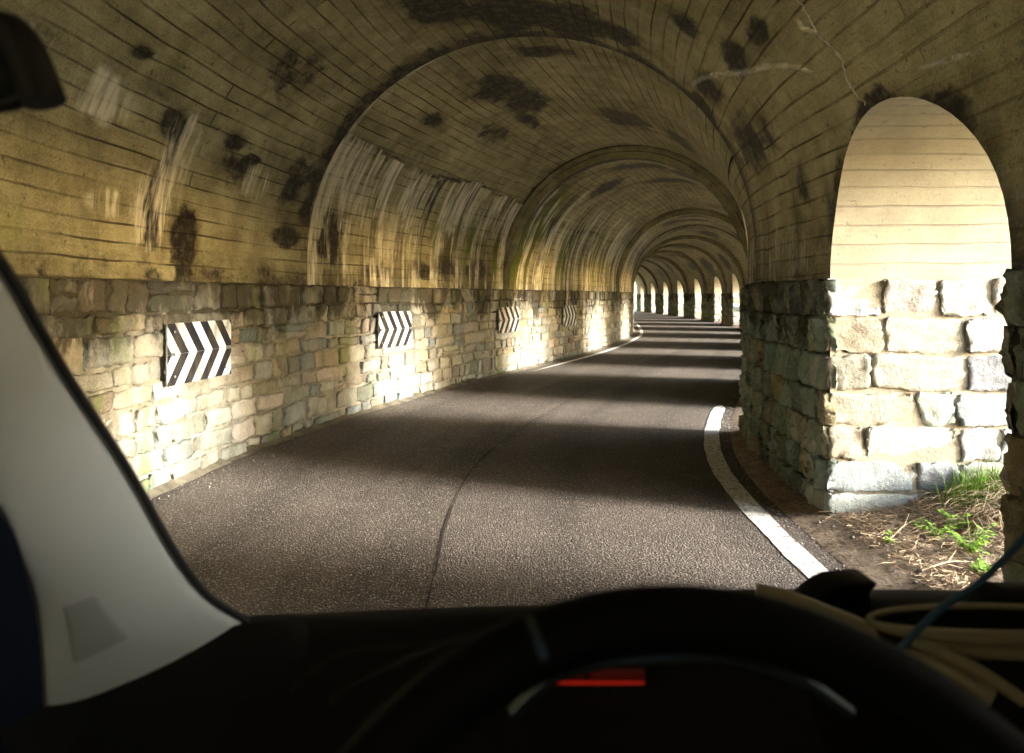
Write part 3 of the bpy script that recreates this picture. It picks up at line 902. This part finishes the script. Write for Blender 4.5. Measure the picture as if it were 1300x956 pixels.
for o in OPENINGS:
    if not (0 < o < 40): continue
    near = o < 5
    for k in range(1500 if near else 120):            # green tufts against the far jamb and outside
        cl = random.choice([(.78, 1.00), (.80, 1.25), (.70, 1.45), (.82, 1.12), (.55, 1.55), (.35, 1.6)])
        s = o + R_OP * random.gauss(cl[0], .07); e = random.gauss(cl[1], .07)
        p = on_verge(s, e); h = random.uniform(.06, .22)
        blade(gr, p - [0, 0, .01], h, random.uniform(.02, .14), random.uniform(.0018, .0045), random.uniform(0, 6.28))
    for k in range(900 if near else 80):             # hanging dry grass
        s = o + R_OP * random.gauss(.52, .20); e = random.gauss(1.25, .20)
        p = on_verge(s, e)
        blade(st_, p, random.uniform(.08, .22), random.uniform(.12, .34), random.uniform(.001, .0025), random.gauss(-2.2, .7), 1.6, 6)
    for k in range(5200 if near else 160):           # flat straw and needles
        s = o + random.uniform(-1.25, 1.0) * R_OP; e = random.uniform(.22, 1.7)
        p = on_verge(s, e) + [0, 0, random.uniform(.002, .02)]
        L = random.uniform(.02, .12); a = random.uniform(0, 6.28); wd = random.uniform(.0008, .0028)
        v = np.array([math.cos(a), math.sin(a), random.gauss(0, .18)]) * L
        pts = np.array([p, p + v * .5 + np.random.default_rng(k).normal(0, .004, 3), p + v])
        add_tube(st_ if random.random() < .62 else tw, pts, wd, 3)
    for k in range(420 if near else 30):
        s = o + random.uniform(-1.3, 1.05) * R_OP; e = random.uniform(.12, 1.6)
        p = on_verge(s, e); r = random.uniform(.004, .016) * (1 if random.random() < .93 else 2.2)
        th = np.linspace(0, np.pi, 5); ph = np.linspace(0, 2 * np.pi, 7)[:-1]
        T, F = np.meshgrid(th, ph, indexing='ij')
        j = 1 + .25 * np.random.default_rng(k + 99).normal(size=T.shape)
        G = np.stack([np.sin(T) * np.cos(F) * r * 1.2 * j, np.sin(T) * np.sin(F) * r * j, np.cos(T) * r * .7], -1) + p
        pb.grid(G, 0, closed_v=True)
for k in range(900):                                  # grit along both edges of the road
    s = random.uniform(2.2, 16)
    d = (-fr(s)[4] + abs(random.gauss(0, .16)) + .02) if k % 2 else (road_edge(s) - abs(random.gauss(0, .07)))
    p = at(s, d, .004); r = random.uniform(.002, .008)
    th = np.linspace(0, np.pi, 4); ph = np.linspace(0, 2 * np.pi, 6)[:-1]
    T, F = np.meshgrid(th, ph, indexing='ij')
    pb.grid(np.stack([np.sin(T) * np.cos(F) * r * 1.3, np.sin(T) * np.sin(F) * r, np.cos(T) * r * .7], -1) + p, 0, closed_v=True)
for mb, nm, m in ((gr, 'grass', 'blade'), (st_, 'dry_straw', 'straw'), (tw, 'twig_litter', 'twig'), (pb, 'gravel', 'pebble')):
    tag(mb.build(nm, M[m]), kind='stuff')
# single longer twigs lying on the soil
def ground_px(x, y):
    d = np.array([(x - 650) / FPX, 1, -(y - HOR) / FPX])
    for t in np.arange(2.5, 7, .01):
        p = np.array([0, 0, EYE]) + d * t
        s = np.interp(p[1], YS, SS)
        for _ in range(3):
            cx, cy, tx, ty, a, b = fr(s); s = s + (p[0] - cx) * tx + (p[1] - cy) * ty
        e = (p[0] - cx) * ty - (p[1] - cy) * tx - road_edge(s)
        if p[2] < verge_z(np.array([s]), np.array([e]))[0]: return p
    return p
for (x0, y0), (x1, y1), lab in (((1068, 657), (1128, 682), 'long pale twig lying on the soil just in front of the bright pier'),
                                ((1130, 686), (1165, 662), 'short forked twig lying in the middle of the soil under the arch'),
                                ((1170, 726), (1235, 716), 'thin twig lying on straw at the edge nearest the car')):
    a, b = ground_px(x0, y0), ground_px(x1, y1)
    mid = (a + b) / 2 + [0, 0, .03]
    q = MB(); add_tube(q, spline([a + [0, 0, .008], mid, b + [0, 0, .012]], 10), np.linspace(.005, .002, 10), 6)
    c = spline([mid, mid + (b - a) * .2 + [.03, .06, .03]], 5); add_tube(q, c, np.linspace(.003, .001, 5), 5)
    tag(q.build('twig', M['straw'], base=a), lab, 'twig', 'twigs on the soil under the arch'); bpy.context.collection.objects[-1].location = a
# leafy weeds
def weed(p, h, n, seed, lab):
    r = np.random.default_rng(seed)
    root = empty('weed', p)
    lv, stm = MB(), MB()
    for k in range(n):
        a = r.uniform(0, 6.28); ln = r.uniform(.25, 1.0) * h
        tip = np.array([math.cos(a) * ln * .7, math.sin(a) * ln * .7, ln * r.uniform(.5, 1.0)])
        path = spline([(0, 0, -.01), tip * [.4, .4, .6], tip], 6)
        add_tube(stm, path, np.linspace(.0022, .0008, 6), 4)
        for q in (2, 3, 4, 5, 5):
            c = path[q]; b = r.uniform(0, 6.28); L = r.uniform(.018, .042); W = L * r.uniform(.35, .55)
            d = np.array([math.cos(b), math.sin(b), r.uniform(-.3, .5)]); d /= np.linalg.norm(d)
            sd_ = np.cross(d, (0, 0, 1)); sd_ /= np.linalg.norm(sd_)
            up = np.cross(sd_, d)
            t = np.linspace(0, 1, 5); wv = W * np.sin(np.pi * t ** .8) * .5 + .0004
            mid = c + d * (t[:, None] * L) + up * (-.25 * L * (t ** 2))[:, None]
            lv.grid(np.stack([mid - sd_ * wv[:, None] + up * .15 * wv[:, None], mid, mid + sd_ * wv[:, None] + up * .15 * wv[:, None]], 1), 0)
    lv.build('foliage', M['leaf'], root); stm.build('stem', M['leaf'], root)
    return tag(root, lab, 'weed', 'green weeds on the soil under the arch')
for x, y, h, n, lab in ((1232, 705, .21, 26, 'tallest bright green leafy weed, at the dark edge of the near pier'),
                        (1190, 685, .10, 12, 'low green weed on bare soil, left of the tallest weed'),
                        (1243, 728, .10, 12, 'small green weed nearest the dashboard beside the dark near pier'),
                        (1168, 672, .08, 9, 'small pale green weed among straw in the middle of the arch floor'),
                        (1130, 690, .05, 6, 'tiny green seedling on brown soil nearest the white road line'),
                        (1215, 672, .14, 14, 'green weed half hidden in dry straw behind the tallest weed')):
    weed(ground_px(x, y), h, n, int(x), lab)

# ------------------------------------------------------------------ the car around the driver
M['trim'] = simple('pale_pillar_fabric', (.30, .315, .295), .85, .2, var=.05, scale=120, bump=.2)
M['lining'] = simple('grey_lining', (.06, .06, .055), .9, .2, var=.1, scale=60)
M['black'] = simple('black_plastic', (.004, .004, .004), .6, .15, var=.2, scale=60, bump=.15)
M['dash'] = simple('dark_dash_plastic', (.0045, .0042, .003), .75, .1, var=.2, scale=90, bump=.2)
M['rubber'] = simple('black_rubber', (.008, .008, .009), .7, .3)
M['navy'] = simple('navy_door_fabric', (.003, .006, .016), .8, .2, var=.4, scale=25)
M['leather'] = simple('black_wheel_leather', (.0022, .0022, .0026), .6, .08, var=.2, scale=80, bump=.2)
M['tan'] = simple('tan_dash_trim', (.24, .20, .115), .5, .4, var=.08, scale=30)
M['satin'] = simple('satin_blue_metal', (.05, .07, .085), .35, .5, .6)
M['olive'] = simple('olive_dash_edge', (.006, .006, .003), .7, .1)
n = NT('perforated_grille')
v = n.node('ShaderNodeTexVoronoi', feature='F1'); n.link(n.node('ShaderNodeTexCoord').outputs['UV'], v.inputs['Vector']); v.inputs['Scale'].default_value = 1.0; v.inputs['Randomness'].default_value = 0.0
hole = n.ramp(v.outputs['Distance'], .30, .38)
M['grille'] = n.base(n.mix(hole, (.13, .135, .13), (.245, .255, .242)), .7, 0, .3)
n = NT('red_display'); n.p.inputs['Emission Color'].default_value = (1, .03, .01, 1); n.p.inputs['Emission Strength'].default_value = .025
M['red'] = n.base((.05, .0, .0), .4)
n = NT('windscreen_glass')
tr = n.node('ShaderNodeBsdfTransparent'); gl = n.node('ShaderNodeBsdfGlossy'); gl.inputs['Roughness'].default_value = .0
fz = n.node('ShaderNodeFresnel'); fz.inputs['IOR'].default_value = 1.35
mx = n.node('ShaderNodeMixShader'); n.link(n.math('MULTIPLY', fz.outputs[0], .8), mx.inputs[0]); n.link(tr.outputs[0], mx.inputs[1]); n.link(gl.outputs[0], mx.inputs[2])
n.link(mx.outputs[0], n.out.inputs[0]); tr.inputs[0].default_value = (.98, .985, .98, 1)
M['glass'] = n.mat

car = empty('car', (0.3, .6, 0))
tag(car, 'dark car interior around the driver, with pale windscreen pillar, black dashboard and steering wheel', 'car')
BASE = (0.3, .6, 0)
def cpart(mb, name, mats, parent=None, smooth=True):
    return mb.build(name, mats, parent if parent is not None else car, smooth, BASE)
def cchild(mb, name, mats, parent, smooth=True):
    return mb.build(name, mats, parent, smooth, BASE)

IN = np.array([px(*q) for q in ((-170, 120, .44), (-70, 255, .47), (0, 362, .52), (70, 480, .58), (150, 600, .66), (215, 712, .74), (258, 764, .79), (306, 794, .84))])
OU = np.array([px(*q) for q in ((-330, 330, .44), (-220, 440, .465), (-110, 552, .51), (0, 652, .56), (32, 730, .62), (46, 790, .68), (51, 846, .72), (54, 905, .76))])
INs, OUs = spline(IN, 60), spline(OU, 60)
def pil(t, f, lift=0.0):
    """t 0..7 down the pillar, f 0 (glass side) .. 1 (door side)"""
    q = np.asarray(t, float) / 7 * 59
    i = np.clip(q.astype(int), 0, 58); k = (q - i)[..., None]
    a = INs[i] * (1 - k) + INs[i + 1] * k; b = OUs[i] * (1 - k) + OUs[i + 1] * k
    f = np.asarray(f, float)[..., None]
    p = a * (1 - f) + b * f
    bul = np.sin(np.pi * np.clip(f, 0, 1)) ** .8 * .028 + lift
    return p + np.array([.25, -.9, .1]) * bul
mb = MB()
T, F = np.meshgrid(np.linspace(0, 7, 50), np.linspace(0, 1, 18), indexing='ij')
G = pil(T, F)
edge_in = G[:, :1] + np.array([-.01, .03, 0]); edge_out = G[:, -1:] + np.array([-.01, .06, 0])
mb.grid(np.concatenate([edge_in, G, edge_out], 1), 0)
mb.grid(np.concatenate([edge_in, edge_out], 1), 0)
pillar = cpart(mb, 'windscreen_pillar', M['trim'])
mb = MB()
c = np.array([[(3.85 + 1, .76), (3.9 + 1, .50)], [(5.20 + 1, .80), (5.05 + 1, .43)]])
A_, B_ = np.meshgrid(np.linspace(0, 1, 14), np.linspace(0, 1, 14), indexing='ij')
tf = c[0, 0] * ((1 - A_) * (1 - B_))[..., None] + c[0, 1] * ((1 - A_) * B_)[..., None] + c[1, 0] * (A_ * (1 - B_))[..., None] + c[1, 1] * (A_ * B_)[..., None]
rim = np.minimum(np.minimum(A_, 1 - A_), np.minimum(B_, 1 - B_))
mb.grid(pil(tf[..., 0], tf[..., 1], .0) + np.array([.25, -.9, .1]) * (np.where(rim > .01, .0010, -.001))[..., None], 0, np.stack([A_ * 34, B_ * 24], -1))
cchild(mb, 'speaker_grille', M['grille'], pillar)
mb = MB(); add_tube(mb, spline(IN, 60) + np.array([.003, .012, 0]), .004, 8)
cchild(mb, 'seal', M['rubber'], pillar)
# door upholstery left of the pillar
mb = MB()
q = np.linspace(0, 1, 10)
G = OUs[20:][:, None] + np.array([-.22, -.10, -.02]) * q[None, :, None] + np.array([0, -.025, 0]) * np.sin(q * np.pi)[None, :, None] + np.array([0.004, -.004, 0])
G = np.concatenate([G, G[-1:] + np.array([0, 0, -.25])], 0)
mb.grid(G, 0)
cpart(mb, 'door_panel', M['navy'])
# dashboard
mb = MB()
X = np.linspace(-.42, 1.25, 60)
rowsY = [1.06, 1.0, .955, .925, .90, .86, .80, .72, .64, .57, .53, .51, .50]
rowsZ = [.99, 1.018, 1.032, 1.036, 1.036, 1.033, 1.028, 1.02, 1.00, .95, .87, .75, .55]
G = np.zeros((len(rowsY), 60, 3))
rise = .018 * smoothstep(.10, .34, X)
hood = .105 * np.exp(-((X - .10) / .20) ** 4)
for i, (y, z) in enumerate(zip(rowsY, rowsZ)):
    wgt = smoothstep(.90, .72, y) * smoothstep(.48, .60, y)
    G[i, :, 0] = X; G[i, :, 1] = y - .05 * ((X - .4) / .8) ** 2; G[i, :, 2] = z + rise + hood * wgt * .45
mb.grid(G, 0)
B = np.array([px(*q) for q in ((330, 800, .86), (303, 793, .835), (250, 812, .815), (200, 832, .80), (150, 852, .785), (100, 872, .77), (52, 900, .75), (0, 930, .73))])
Bs = spline(B, 30)
low = spline([(-.26, .90, 1.035), (-.24, .86, 1.03), (-.22, .80, 1.02), (-.20, .72, 1.0), (-.2, .62, .95), (-.2, .55, .85), (-.2, .5, .7), (-.2, .48, .6)], 30)
q = np.linspace(0, 1, 8)[None, :, None]
mb.grid(Bs[:, None] * (1 - q) + low[:, None] * q + np.array([0, 0, .012]) * np.sin(q * np.pi), 0)
dash = cpart(mb, 'dashboard', M['dash'])
def tubepart(name, pts, r, mat, n=40, k=10, parent=None, flat=1.0):
    m = MB(); add_tube(m, spline([px(*p) for p in pts], n), r, k, 0, flat)
    return cchild(m, name, M[mat], parent if parent is not None else car)
tubepart('hood_edge', [(370, 880, .60), (398, 852, .61), (430, 832, .62), (490, 823, .64), (560, 815, .66)], .003, 'olive', parent=dash)
tubepart('hood_edge', [(420, 890, .55), (470, 858, .57), (520, 835, .6), (580, 812, .64), (660, 790, .68)], .004, 'olive', parent=dash)
tubepart('trim_strip', [(960, 752, .80), (1000, 762, .79), (1060, 785, .77), (1140, 820, .74), (1205, 852, .71), (1260, 885, .69)], .0105, 'tan', parent=dash)
tubepart('trim_strip', [(1150, 812, .71), (1195, 825, .70), (1260, 828, .70), (1340, 829, .70), (1420, 828, .71)], .0075, 'tan', parent=dash)
tubepart('trim_strip', [(1195, 828, .69), (1225, 842, .68), (1262, 864, .67), (1300, 890, .66)], .006, 'tan', parent=dash)
# oval storage tray on the dash
mb = MB()
th = np.linspace(0, 2 * np.pi, 61)[:-1]
cz_ = px(1262, 789, .73)
rim = np.stack([cz_[0] + .128 * np.cos(th), cz_[1] + .032 * np.sin(th), cz_[2] + .002 * np.sin(th)], -1)
T_ = np.gradient(np.vstack([rim[-1], rim, rim[0]]), axis=0)[1:-1]; T_ /= np.linalg.norm(T_, axis=1)[:, None]
ring = np.zeros((60, 10, 3))
for i in range(60):
    a_ = np.cross(T_[i], (0, 0, 1)); b_ = np.cross(a_, T_[i]); u_ = np.linspace(0, 2 * np.pi, 10, endpoint=False)
    rr = .0032 + .0045 * np.clip(-np.sin(th[i]), 0, 1)
    ring[i] = rim[i] + rr * (np.cos(u_)[:, None] * a_ + np.sin(u_)[:, None] * b_)
mb.grid(ring, 0, closed_u=True, closed_v=True)
tray = cpart(mb, 'storage_tray', M['tan'])
mb = MB()
bowl = np.stack([rim - cz_, (rim - cz_) * [.9, .85, 1] + [0, 0, -.02], (rim - cz_) * [.6, .5, 1] + [0, 0, -.024], (rim - cz_) * 0 + [0, 0, -.025]], 0) + cz_
mb.grid(bowl, 0, closed_v=True)
cchild(mb, 'bowl', M['black'], tray)
mb = MB(); R = None
rbox(mb, px(1300, 775, .80), (.11, .06, .055), .02)
cpart(mb, 'vent_pod', M['black'])
# steering wheel
tilt = math.radians(35); RW, rw = .2030, .0170
top = px(850, 742, .38)
dn = np.array([0, -math.sin(tilt), -math.cos(tilt)])
cw = top + dn * .22
ex = np.array([1, 0, 0.]); nrm = np.cross(ex, dn)
mb = MB()
th = np.linspace(0, 2 * np.pi, 97)[:-1]; ph = np.linspace(0, 2 * np.pi, 19)[:-1]
Tt, Pp = np.meshgrid(th, ph, indexing='ij')
rad = RW + rw * np.cos(Pp)
Gw = cw + (rad * np.sin(Tt))[..., None] * ex - (rad * np.cos(Tt))[..., None] * dn + (rw * .85 * np.sin(Pp))[..., None] * nrm
mb.grid(Gw, 0, closed_u=True, closed_v=True)
wheel = cpart(mb, 'steering_wheel', M['leather'])
mb = MB()
aa = np.radians(np.linspace(-21.2, -20.0, 4)); Tt, Pp = np.meshgrid(aa, np.linspace(-2.1, -.75, 8) , indexing='ij')
rad = RW + (rw + .0006) * np.cos(Pp)
mb.grid(cw + (rad * np.sin(Tt))[..., None] * ex - (rad * np.cos(Tt))[..., None] * dn + ((rw * .85 + .0006) * np.sin(Pp))[..., None] * nrm, 0)
cchild(mb, 'stitching_glint', M['satin'], wheel)  # stitching cut to a short satin strip that paints the rim's highlight
mb = MB()                                     # hub and spokes (low, below the picture)
rbox(mb, cw + nrm * -.02, (.13, .10, .05), .02)
hub = cchild(mb, 'hub', M['black'], wheel)
for sx in (-1, 1):
    mb = MB(); add_tube(mb, spline([cw + ex * sx * .05, cw + ex * sx * .12 + dn * .02, cw + ex * sx * .198 + dn * .01], 12), .012, 8)
    cchild(mb, 'spoke', M['black'], wheel)
# instruments seen through the wheel
mb = MB(); add_tube(mb, spline([px(*q) for q in ((650, 905, .50), (690, 868, .50), (740, 848, .50), (795, 838, .50), (900, 832, .50), (960, 843, .50), (1022, 866, .50), (1080, 905, .50))], 50), .0042, 10)
cl = cpart(mb, 'instrument_bezel', M['satin'])
mb = MB()
a_, b_ = px(640, 845, .56), px(1060, 1000, .50)
mb.grid(np.array([[[a_[0], a_[1], a_[2]], [b_[0], a_[1], a_[2]]], [[a_[0], b_[1], b_[2]], [b_[0], b_[1], b_[2]]]]), 0)
face = cpart(mb, 'instrument_panel', M['black'])
mb = MB()
for x0, x1, y0, y1 in ((700, 818, 866.2, 867.3),):
    p0, p1 = px(x0, y0, .535), px(x1, y1, .535)
    rbox(mb, (p0 + p1) / 2, (abs(p1[0] - p0[0]), .003, abs(p1[2] - p0[2])), .0008)
cchild(mb, 'warning_display', M['red'], face)
n = NT('dim_red_dial'); n.p.inputs['Emission Color'].default_value = (1, .04, .01, 1); n.p.inputs['Emission Strength'].default_value = .0014
M['dim_red'] = n.base((.02, .0, .0), .5)
mb = MB()
for x0, x1 in ((664, 742), (748, 818)):
    p0, p1 = px(x0, 850, .54), px(x1, 864, .54)
    rbox(mb, (p0 + p1) / 2, (abs(p1[0] - p0[0]), .003, abs(p1[2] - p0[2])), .001)
cchild(mb, 'dial', M['dim_red'], face)
# roof, bulkhead and door bottoms (behind and beside the driver)
mb = MB()
X_, Y_ = np.meshgrid(np.linspace(-.72, 1.5, 12), np.linspace(.42, -1.3, 10), indexing='ij')
zr = 1.93 - .10 * ((X_ - .4) / 1.1) ** 4
mb.grid(np.stack([X_, Y_, zr], -1), 0); mb.grid(np.stack([X_, Y_, zr + .05], -1), 0)
cpart(mb, 'roof_lining', M['lining'])
mb = MB(); rbox(mb, (.39, -1.32, 1.15), (2.25, .06, 1.5), .02)
cpart(mb, 'bulkhead', M['lining'])
for sx, nm in ((-.80, 'door_shell'), (1.56, 'door_shell')):
    mb = MB(); rbox(mb, (sx, -.35, .62), (.10, 1.9, .86), .03)
    cpart(mb, nm, M['lining'])
mb = MB(); rbox(mb, (1.60, -.14, .95), (.06, 2.42, 1.42), .02)  # unseen panel added to keep sun off dash and wheel
cpart(mb, 'sun_block_panel', M['lining'])
mb = MB(); rbox(mb, (.39, -.1, .30), (2.2, 2.2, .06), .02)
cpart(mb, 'car_floor', M['black'])
# windscreen
mb = MB()
xs_ = np.linspace(-.50, 1.30, 24); t_ = np.linspace(0, 1, 14)
Xg, Tg = np.meshgrid(xs_, t_, indexing='ij')
Yg = 1.03 - .66 * Tg - .09 * ((Xg - .4) / .9) ** 2 + .03 * np.sin(np.pi * Tg); Zg = 1.0 + .95 * Tg
G = np.stack([Xg, Yg, Zg], -1)
mb.grid(G, 0); mb.grid(G + np.array([0, .003, .003]), 0)
ws = cpart(mb, 'windscreen', M['glass'])
n = NT('painted_glass_reflection'); n.base((.75, .75, .70), .9)  # pale translucent marks that paint reflections onto the glass
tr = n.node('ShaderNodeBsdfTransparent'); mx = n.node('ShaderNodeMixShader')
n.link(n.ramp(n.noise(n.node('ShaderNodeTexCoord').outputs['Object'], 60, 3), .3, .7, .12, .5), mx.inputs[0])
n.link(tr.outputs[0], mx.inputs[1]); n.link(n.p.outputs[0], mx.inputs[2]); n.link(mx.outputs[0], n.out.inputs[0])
M['glass_glare'] = n.mat
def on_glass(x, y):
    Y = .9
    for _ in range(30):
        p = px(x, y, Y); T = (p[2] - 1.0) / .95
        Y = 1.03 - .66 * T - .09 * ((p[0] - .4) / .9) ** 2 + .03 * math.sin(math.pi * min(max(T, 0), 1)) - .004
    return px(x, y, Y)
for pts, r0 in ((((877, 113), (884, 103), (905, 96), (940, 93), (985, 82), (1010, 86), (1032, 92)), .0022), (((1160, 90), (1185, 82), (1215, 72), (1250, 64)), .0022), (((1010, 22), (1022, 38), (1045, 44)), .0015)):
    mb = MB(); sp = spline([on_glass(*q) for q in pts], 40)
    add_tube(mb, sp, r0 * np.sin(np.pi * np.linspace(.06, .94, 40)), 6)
    cchild(mb, 'glass_glare', M['glass_glare'], ws)

# loose things in the car
mb = MB()
ol = [(1022, 772), (1034, 762), (1050, 750), (1066, 744), (1090, 742), (1110, 740), (1116, 743), (1106, 753), (1108, 764), (1112, 774)]
f_ = np.array([px(x, y, .90) for x, y in ol])
lay = [f_ * 1.0 + (f_.mean(0) - f_) * .12, f_ + [0, .006, 0], f_ + [0, .045, 0], f_ + (f_.mean(0) - f_) * .12 + [0, .052, 0]]
mb.grid(np.array(lay), 0, closed_v=True)
mb.add(lay[0], [list(range(len(ol)))], 0); mb.add(lay[-1], [list(range(len(ol)))[::-1]], 0)
o = mb.build('toll_box', M['black'], base=f_[0]); o.location = f_[0]
tag(o, 'small black box lying on the far edge of the dashboard, below the white road line', 'box')
mb = MB(); pts = [px(*q) for q in ((1120, 842, .655), (1142, 824, .66), (1165, 800, .66), (1200, 768, .67), (1245, 738, .68), (1300, 683, .70), (1370, 600, .72))]
add_tube(mb, spline(pts, 40), .0034, 8)
M['cable'] = simple('blue_cable', (.02, .075, .13), .5, .4)
o = mb.build('cable', M['cable'], base=pts[0]); o.location = pts[0]
tag(o, 'thin blue cable looping up over the right end of the dashboard', 'cable')
mb = MB()
add_tube(mb, spline([px(*q) for q in ((-90, 50, .50), (-30, 38, .50), (10, 40, .50), (30, 62, .50), (44, 95, .50), (57, 130, .50))], 30), np.linspace(.0125, .0140, 30), 12)
add_tube(mb, spline([px(*q) for q in ((-90, 150, .50), (-30, 137, .50), (16, 130, .50), (40, 120, .50))], 16), .006, 10)
pt = px(-90, 50, .50)
c4 = [px(*q) for q in ((-90, 60, .505), (10, 55, .505), (36, 125, .505), (-90, 140, .505))]
mb.add(np.array(c4 + [p_ + np.array([0, .006, 0]) for p_ in c4]), [(0, 1, 2, 3), (7, 6, 5, 4), (0, 4, 5, 1), (1, 5, 6, 2), (2, 6, 7, 3), (3, 7, 4, 0)], 1)
M['plate'] = simple('dark_green_plate', (.012, .016, .009), .6, .2)
o = mb.build('holder', [M['black'], M['plate']], base=pt); o.location = pt
tag(o, 'black plastic holder with a curved arm at the top left corner of the windscreen', 'holder')

# ------------------------------------------------------------------ light, sky, camera
EL, AZ = 14.5, (-.95, .31)          # the light travels to the left and a little forward
w = bpy.data.worlds.new('World'); sc.world = w; w.use_nodes = True
nt = w.node_tree
sky = nt.nodes.new('ShaderNodeTexSky'); sky.sky_type = 'NISHITA'; sky.sun_disc = False
sky.sun_elevation = math.radians(EL); sky.sun_rotation = math.atan2(-AZ[0], -AZ[1])
sky.air_density = 1.0; sky.dust_density = 1.5
bg = nt.nodes['Background']; bg.inputs['Strength'].default_value = .15
nt.links.new(sky.outputs[0], bg.inputs[0])
sun = bpy.data.lights.new('sun', 'SUN'); sun.energy = 2.5; sun.angle = math.radians(15); sun.color = (1, .98, .94)
so = bpy.data.objects.new('sun', sun); COL.objects.link(so)
from mathutils import Vector
so.rotation_euler = Vector((AZ[0] * math.cos(math.radians(EL)), AZ[1] * math.cos(math.radians(EL)), -math.sin(math.radians(EL)))).to_track_quat('-Z', 'Y').to_euler()

cam = bpy.data.cameras.new('camera'); co = bpy.data.objects.new('camera', cam); COL.objects.link(co)
co.location = (0, 0, EYE); co.rotation_euler = (math.radians(90), 0, 0)
cam.sensor_width = 36; cam.lens = 36 * FPX / 1300; cam.shift_y = -(478 - HOR) / 1300
cam.clip_start = .02; cam.clip_end = 3000
cam.dof.use_dof = True; cam.dof.focus_distance = 7.0; cam.dof.aperture_fstop = 5.0
sc.camera = co
sc.render.engine = 'CYCLES'
sc.cycles.use_denoising = True
sc.cycles.max_bounces = 10; sc.cycles.diffuse_bounces = 8; sc.cycles.glossy_bounces = 4; sc.cycles.transparent_max_bounces = 16
sc.cycles.sample_clamp_indirect = 8
vs = sc.view_settings
vs.view_transform = 'Standard'; vs.look = 'None'; vs.gamma = 1.0; vs.use_curve_mapping = False
vs.exposure = 3.6
